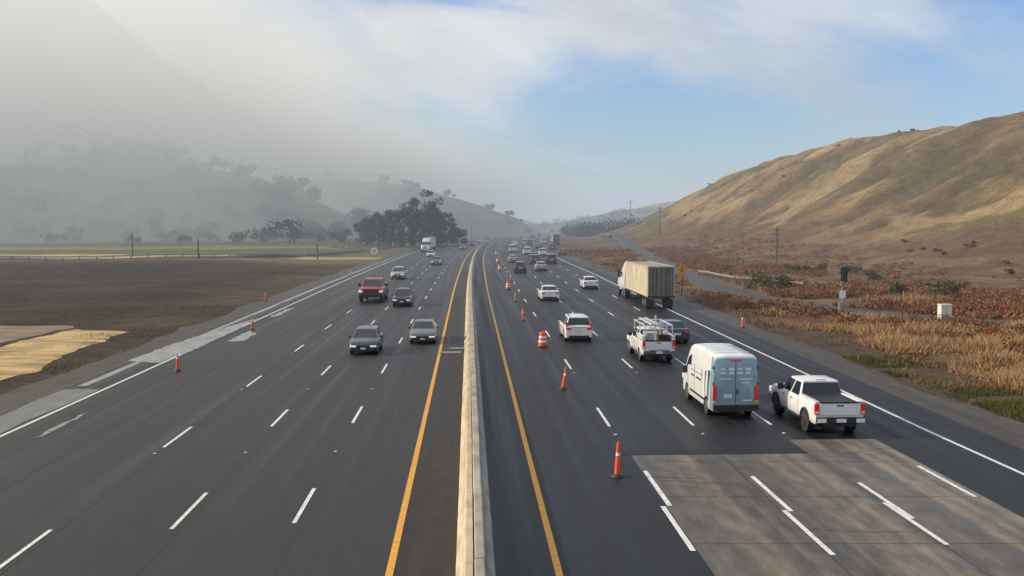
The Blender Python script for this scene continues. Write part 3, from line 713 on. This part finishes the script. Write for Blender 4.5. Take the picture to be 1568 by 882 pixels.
# ------------------------------------------------------------ vegetation
M_leaf=attrmat('foliage',rough=.8,scales=((.5,.2),),bump=0,spec=.2)
M_bark=simple('bark',(.06,.048,.035),.9)
def leaves(centers,radii,n,size,cols,flat=1.0,dark=.5):
    k=len(centers); ci=rng.integers(0,k,n)
    d=rng.normal(size=(n,3)); d/=np.linalg.norm(d,axis=1,keepdims=True); rr=rng.random(n)**.38
    P=centers[ci]+d*rr[:,None]*radii[ci]
    a=rng.normal(size=(n,3)); a/=np.linalg.norm(a,axis=1,keepdims=True); b=np.cross(a,rng.normal(size=(n,3))); b/=np.linalg.norm(b,axis=1,keepdims=True)
    s=(size*(.6+.8*rng.random(n)))[:,None]
    V=np.stack([P-a*s,P-b*s*.55,P+a*s,P+b*s*.55],1).reshape(-1,3)
    Q=np.arange(4*n).reshape(n,4)
    tint=(.75+.5*rng.random(k))[ci][:,None]
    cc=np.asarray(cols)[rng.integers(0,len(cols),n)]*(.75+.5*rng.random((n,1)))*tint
    shade=dark+(1-dark)*np.clip(.5+.5*d[:,2]*rr,0,1); cc=cc*shade[:,None]  # shade put into leaf colour: undersides of clumps darker
    return V,Q,np.repeat(cc,4,axis=0)
OAK=[(.10,.125,.060),(.085,.108,.054),(.14,.15,.072),(.12,.112,.066)]
def tree(u,v,h,w,name='oak_tree',D=None,n=3800,cols=OAK,leafsize=.34):
    if D is None: x,y=G(u,v)
    else: x,y,_=AT(u,v,D)
    z0=hz(x,y); e=empty(name,(x,y,z0-.2),random.random()*6)
    mb=MB(); mb.cyl((0,0,0),(w*.02,0,h*.45),h*.035,h*.022,9); tips=[]
    for k in range(8):
        a=k*2.4+random.random(); s=Vector((w*.02,0,h*(.22+.03*k))); q=Vector((math.cos(a)*w*.34*random.uniform(.6,1),math.sin(a)*w*.34*random.uniform(.6,1),h*random.uniform(.45,.85)))
        m=(s+q)/2+Vector((0,0,-h*.03)); mb.cyl(s,m,h*.014,h*.010,6); mb.cyl(m,q,h*.010,h*.004,6); tips.append(q)
    mb.cyl((w*.02,0,h*.45),(0,0,h*.85),h*.022,h*.005,7); tips.append(Vector((0,0,h*.86)))
    mb.obj('trunk_and_limbs',[M_bark],e,smooth=50)
    cs=[];rs=[]
    for t in tips:
        for q in range(3):
            o=Vector((random.gauss(0,w*.09),random.gauss(0,w*.09),random.gauss(0,h*.06))); cs.append(tuple(t+o)); r=random.uniform(.09,.17)*w; rs.append((r,r,r*.75))
    for q in range(9):
        a=random.random()*6.28; cs.append((math.cos(a)*w*.3,math.sin(a)*w*.3,h*random.uniform(.12,.4))); rs.append((w*.15,w*.15,h*.12))
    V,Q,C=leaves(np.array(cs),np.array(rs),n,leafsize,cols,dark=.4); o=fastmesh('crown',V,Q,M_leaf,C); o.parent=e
for u,v,h,w in ((562,376,11,12),(580,376,14,13),(598,377,15,13),(616,378,16,14),(632,378,18,14),(650,377,23,16),(668,377,16,14),(684,376,12,12),(701,375,8,10),(572,372,10,12),(657,374,16,13)):
    tree(u,v,h,w,n=3200,leafsize=.42)
def mass(name,pts,n,size,cols,dark=.5):
    cs=[];rs=[]
    for (x,y,hh,ww) in pts:
        z=hz(x,y)
        for q in range(6):
            cs.append((x+random.gauss(0,ww*.28),y+random.gauss(0,ww*.28),z+hh*random.uniform(.15,.75))); r=ww*random.uniform(.2,.36); rs.append((r,r,hh*.28))
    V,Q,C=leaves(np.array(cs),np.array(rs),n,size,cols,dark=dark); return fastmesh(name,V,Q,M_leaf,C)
pts=[]
def along(ridge,n,lo,hi,spread,ww=1.0):
    for _ in range(n):
        i=random.randrange(len(ridge)-1); t=random.random(); a,b=ridge[i],ridge[i+1]
        x=a[0]+(b[0]-a[0])*t+random.gauss(0,spread*.4); y=a[1]+(b[1]-a[1])*t-abs(random.gauss(0,spread)); hh=random.uniform(lo,hi); pts.append((x,y,hh,hh*1.3*ww))
along(LC,80,7,14,70); along(LB,22,3,6,70)
for u,w,hh in ((505,9,6),(590,8,9),(583,7,7),(685,8,6),(750,8,6),(775,8,6),(640,7,4),(150,28,16),(115,20,12),(190,16,10),(330,18,10)):
    best=max(((hz(AT(u,300,D)[0],D)-H)/D,D) for D in range(500,1100,20)); D=best[1]; x,_,_=AT(u,300,D); pts.append((x,D-4,hh,w))
mass('hillside_trees',pts,42000,.9,[(.04,.05,.025),(.03,.04,.022),(.055,.06,.03)])
pts=[]
for _ in range(60):
    u=random.uniform(0,560); D=random.uniform(420,540); x,y,_=AT(u,380,D); hh=random.uniform(3,8); pts.append((x,y,hh,hh*1.5))
for _ in range(110):
    u=random.uniform(868,985); D=random.uniform(640,800); x,y,_=AT(u,350,D)
    if abs(x-float(c(y)))>34: hh=random.uniform(4,11); pts.append((x,y,hh,hh*1.1))
for _ in range(120):
    u=random.uniform(700,1000); D=random.uniform(1250,1450); x,y,_=AT(u,350,D); hh=random.uniform(6,13); pts.append((x,y,hh,hh*1.6))
mass('distant_trees',pts,36000,.8,[(.04,.05,.025),(.05,.055,.025),(.07,.06,.03)])
BR=[(.26,.095,.045),(.19,.078,.042),(.32,.165,.075),(.12,.062,.036),(.24,.13,.062)]
ramp=resample([G(1900,528),G(1568,499),G(1420,486),G(1290,474),G(1180,459),G(1100,441),G(1030,412),G(985,388),G(950,374)],4)
RA=np.array(ramp)
def clear(p,d): return np.min(np.hypot(RA[:,0]-p[0],RA[:,1]-p[1]))>d
pts=[]
for _ in range(5200):
    y=rng.uniform(62,330) if rng.random()<.6 else rng.uniform(66,125); s=rng.uniform(28.5,66) if rng.random()<.65 else rng.uniform(44,86)
    x=float(c(y))+s
    nn_=fbm(np.array([x]),np.array([y]),10,177)[0]
    if nn_<(-.10 if s>33 else .03): continue
    hh=random.uniform(.4,1.15)*(1.4 if random.random()<.15 else 1)*(.6 if s<33 else 1); pts.append((x,y,hh,hh*2.0))
pts=[p for p in pts if clear(p,3.2)]
mass('dry_brush',pts,290000,.105,BR,dark=.5)
pts=[]
for _ in range(10):
    y=rng.uniform(100,190); s=rng.uniform(46,70); p=(float(c(y))+s,y,random.uniform(1.2,2.2),3.0)
    if clear(p,5): pts.append(p)
x,y=G(1168,446); pts+= [(x,y,2.6,3.8),(x+3,y+3,2.0,3.0)]
mass('green_shrubs',pts,10000,.17,[(.10,.095,.045),(.14,.115,.055),(.08,.075,.035)],dark=.65)
pts=[]
for _ in range(260):
    y=rng.uniform(160,560); x=float(np.interp(y,[160,560],[90,85]))+rng.uniform(0,110)
    if fbm(np.array([x]),np.array([y]),40,77)[0]>.02: hh=random.uniform(.4,1.1); pts.append((x,y,hh,hh*1.8))
mass('hill_scrub',pts,15000,.20,[(.10,.08,.038),(.065,.062,.030)],dark=.7)
def grass(name,n,fn,h0,h1,w,cols):
    P=fn(n); n=len(P); Z=height(P[:,0][None],P[:,1][None])[0]
    pt=fbm(P[:,0],P[:,1],3,5)+.5
    hh=(h0+(h1-h0)*rng.random(n))*(.3+1.4*sstep(.3,.7,pt)); a=rng.random(n)*6.28; lean=rng.normal(size=(n,2))*.45*hh[:,None]
    dx=np.cos(a)*w; dy=np.sin(a)*w
    b0=np.stack([P[:,0]-dx,P[:,1]-dy,Z-.02],1); b1=np.stack([P[:,0]+dx,P[:,1]+dy,Z-.02],1); t=np.stack([P[:,0]+lean[:,0],P[:,1]+lean[:,1],Z+hh],1)
    V=np.stack([b0,b1,t],1).reshape(-1,3); Q=np.arange(3*n).reshape(n,3)
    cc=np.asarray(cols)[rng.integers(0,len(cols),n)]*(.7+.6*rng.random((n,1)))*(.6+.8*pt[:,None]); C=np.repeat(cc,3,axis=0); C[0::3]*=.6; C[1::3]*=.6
    return fastmesh(name,V,Q,M_leaf,C)
def gfn(smin,smax,y0,y1,sc,seed,th):
    def f(n):
        y=y0+(y1-y0)*rng.random(n)**1.4; s=smin+(smax-smin)*rng.random(n); x=c(y)+s
        k=fbm(x,y,sc,seed)>th; P=np.stack([x,y],1)[k]
        d=np.min(np.hypot(RA[None,:,0]-P[:,0:1],RA[None,:,1]-P[:,1:2]),axis=1); return P[d>2.9]
    return f
GOLD=[(.46,.30,.15),(.36,.22,.11),(.52,.37,.20),(.27,.15,.08)]
grass('dry_grass',170000,gfn(29.0,56,44,80,7,61,-.05),.2,.75,.03,GOLD)
grass('sparse_dry_grass',40000,gfn(28,62,80,150,6,63,.10),.2,.6,.03,GOLD)
grass('verge_dry_grass',60000,gfn(25.2,34,40,330,4,66,.04),.12,.45,.028,[(.30,.20,.10),(.2,.13,.07),(.24,.14,.075),(.15,.10,.06)])
grass('green_grass',50000,gfn(25.0,28.8,38,64,4,70,-.04),.06,.22,.02,[(.085,.105,.03),(.12,.125,.04),(.075,.08,.03)])
grass('roadside_weeds',26000,gfn(-40,-24.5,40,230,5,72,.08),.06,.25,.02,[(.18,.13,.07),(.12,.09,.05)])
# ------------------------------------------------------------ fog (air volumes; airlight is put in as emission)
def fogmat(name,build):
    m=bpy.data.materials.new(name); m.use_nodes=True; nt=m.node_tree; nt.nodes.clear()
    out=N(nt,'ShaderNodeOutputMaterial'); ab=N(nt,'ShaderNodeVolumeAbsorption'); ab.inputs['Color'].default_value=(0,0,0,1); em=N(nt,'ShaderNodeEmission'); ad=N(nt,'ShaderNodeAddShader')
    nt.links.new(ab.outputs[0],ad.inputs[0]); nt.links.new(em.outputs[0],ad.inputs[1]); nt.links.new(ad.outputs[0],out.inputs['Volume']); build(nt,ab,em); return m
def hb(nt,ab,em):
    ab.inputs['Density'].default_value=.00050; em.inputs['Color'].default_value=(.50,.57,.65,1); em.inputs['Strength'].default_value=.00050  # haze glows by itself; scattered light is painted as emission
hm=fogmat('haze_air',hb)
def vbox(name,x0,x1,y0,y1,z0,z1,mat):
    mb=MB(); mb.box((x0+x1)/2,(y0+y1)/2,(z0+z1)/2,x1-x0,y1-y0,z1-z0); return mb.obj(name,[mat])
vbox('haze',-2600,2600,60,5300,-30,110,hm)
def fb(nt,ab,em):
    ge=N(nt,'ShaderNodeNewGeometry'); sp=N(nt,'ShaderNodeSeparateXYZ'); nt.links.new(ge.outputs['Position'],sp.inputs[0])
    def mr(s,a,b,lo,hi):
        q=N(nt,'ShaderNodeMapRange'); q.interpolation_type='SMOOTHSTEP'; q.inputs[1].default_value=a; q.inputs[2].default_value=b; q.inputs[3].default_value=lo; q.inputs[4].default_value=hi; nt.links.new(s,q.inputs[0]); return q.outputs[0]
    def op(o,a,b):
        q=N(nt,'ShaderNodeMath',operation=o); nt.links.new(a,q.inputs[0])
        if isinstance(b,float): q.inputs[1].default_value=b
        else: nt.links.new(b,q.inputs[1])
        return q.outputs[0]
    mul=lambda a,b: op('MULTIPLY',a,b)
    X,Y,Z=sp.outputs
    no=N(nt,'ShaderNodeTexNoise'); no.inputs['Scale'].default_value=.006; no.inputs['Detail'].default_value=2; nt.links.new(ge.outputs['Position'],no.inputs['Vector'])
    n=mr(no.outputs[0],.3,.7,.45,1.45)
    low=mul(mul(mul(mr(X,0,-190,0,1),mr(Y,260,470,0,1)),mr(Z,75,125,1,0)),.0086)
    mid=mul(mul(mul(mr(X,140,-120,0,1),mr(Y,480,800,0,1)),mr(Z,60,110,1,0)),.0030)
    high=mul(mul(mul(mr(X,-110,-300,.0,1),mr(X,-290,-560,1,3.4)),mul(mr(Y,740,900,0,1),mr(Z,50,230,.5,1.3))),.0023)
    den=mul(op('ADD',op('ADD',low,mid),high),n)
    nt.links.new(den,ab.inputs['Density']); nt.links.new(den,em.inputs['Strength'])
    cm=N(nt,'ShaderNodeMix',data_type='RGBA'); nt.links.new(mr(Z,20,135,0,1),cm.inputs['Factor']); cm.inputs['A'].default_value=(.315,.325,.305,1); cm.inputs['B'].default_value=(.93,.90,.81,1)  # fog brightness emitted by height: grey low, sunlit white painted in above
    nt.links.new(cm.outputs['Result'],em.inputs['Color'])
fm=fogmat('fog_bank',fb)
vbox('fog_bank',-1500,150,250,1500,-20,420,fm)
# ------------------------------------------------------------ world + sun
EL=24; AZ=-82
w=bpy.data.worlds.new('World'); S.world=w; w.use_nodes=True; nt=w.node_tree; nt.nodes.clear()
out=N(nt,'ShaderNodeOutputWorld'); sky=N(nt,'ShaderNodeTexSky'); sky.sky_type='NISHITA'; sky.sun_disc=False; sky.sun_elevation=math.radians(EL); sky.sun_rotation=math.radians(AZ); sky.air_density=1.3; sky.dust_density=.3; sky.ozone_density=4
tn=N(nt,'ShaderNodeVectorMath',operation='MULTIPLY'); tn.inputs[1].default_value=(.80,.96,1.28); nt.links.new(sky.outputs[0],tn.inputs[0])
b1=N(nt,'ShaderNodeBackground'); b1.inputs['Strength'].default_value=.13; nt.links.new(tn.outputs[0],b1.inputs['Color'])
tc=N(nt,'ShaderNodeTexCoord'); sp=N(nt,'ShaderNodeSeparateXYZ'); nt.links.new(tc.outputs['Generated'],sp.inputs[0])
def M(op,a,b=None,c_=None):
    q=N(nt,'ShaderNodeMath',operation=op)
    for i,v in enumerate((a,b,c_)):
        if v is None: continue
        if isinstance(v,(int,float)): q.inputs[i].default_value=v
        else: nt.links.new(v,q.inputs[i])
    return q.outputs[0]
az=M('ARCTAN2',sp.outputs[0],sp.outputs[1]); el=M('ARCSINE',sp.outputs[2])
cv=N(nt,'ShaderNodeCombineXYZ'); nt.links.new(M('MULTIPLY',az,1.0),cv.inputs[0]); nt.links.new(M('MULTIPLY_ADD',el,2.6,M('MULTIPLY',az,.6)),cv.inputs[1])
n1=N(nt,'ShaderNodeTexNoise'); n1.inputs['Scale'].default_value=4.0; n1.inputs['Detail'].default_value=9; n1.inputs['Roughness'].default_value=.56; n1.inputs['Distortion'].default_value=.45; nt.links.new(cv.outputs[0],n1.inputs['Vector'])
def gauss(a0,e0,sa,se):
    d=M('ADD',M('POWER',M('DIVIDE',M('SUBTRACT',az,a0),sa),2.0),M('POWER',M('DIVIDE',M('SUBTRACT',el,e0),se),2.0))
    return M('EXPONENT',M('MULTIPLY',d,-1.0))
blue=M('ADD',M('MULTIPLY',gauss(.15,.095,.18,.060),1.15),M('MULTIPLY',gauss(-.20,.25,.24,.045),1.5))
blue=M('ADD',blue,M('MULTIPLY',gauss(.50,.17,.18,.12),.95))
blue=M('SUBTRACT',blue,M('MULTIPLY',gauss(.14,.195,.20,.030),.40))
cl=M('ADD',M('MULTIPLY',M('SUBTRACT',n1.outputs[0],.5),3.8),.84)
cl=M('SUBTRACT',cl,blue)
q=N(nt,'ShaderNodeMapRange'); q.interpolation_type='SMOOTHSTEP'; q.inputs[1].default_value=-.25; q.inputs[2].default_value=1.0; q.inputs[3].default_value=.0; q.inputs[4].default_value=.97; nt.links.new(cl,q.inputs[0])
lf=N(nt,'ShaderNodeMapRange'); lf.interpolation_type='SMOOTHSTEP'; lf.inputs[1].default_value=.6; lf.inputs[2].default_value=-.45; nt.links.new(az,lf.inputs[0])
cc=N(nt,'ShaderNodeMix',data_type='RGBA'); cc.inputs['A'].default_value=(.60,.66,.76,1); cc.inputs['B'].default_value=(.95,.92,.86,1); nt.links.new(lf.outputs[0],cc.inputs['Factor'])
n2=N(nt,'ShaderNodeTexNoise'); n2.inputs['Scale'].default_value=3.0; n2.inputs['Detail'].default_value=6; nt.links.new(cv.outputs[0],n2.inputs['Vector'])
bm=N(nt,'ShaderNodeMapRange'); bm.inputs[1].default_value=.3; bm.inputs[2].default_value=.7; bm.inputs[3].default_value=.78; bm.inputs[4].default_value=1.12; nt.links.new(n2.outputs[0],bm.inputs[0])
b2=N(nt,'ShaderNodeBackground'); nt.links.new(cc.outputs['Result'],b2.inputs['Color']); nt.links.new(bm.outputs[0],b2.inputs['Strength'])
ms=N(nt,'ShaderNodeMixShader'); nt.links.new(q.outputs[0],ms.inputs[0]); nt.links.new(b1.outputs[0],ms.inputs[1]); nt.links.new(b2.outputs[0],ms.inputs[2]); nt.links.new(ms.outputs[0],out.inputs[0])
sl=bpy.data.lights.new('sun','SUN'); sl.energy=5.0; sl.angle=math.radians(.5); sl.color=(1,.85,.65); so=bpy.data.objects.new('sun',sl); S.collection.objects.link(so)
sd=Vector((math.sin(math.radians(AZ))*math.cos(math.radians(EL)),math.cos(math.radians(AZ))*math.cos(math.radians(EL)),math.sin(math.radians(EL))))
so.rotation_euler=sd.to_track_quat('Z','Y').to_euler()
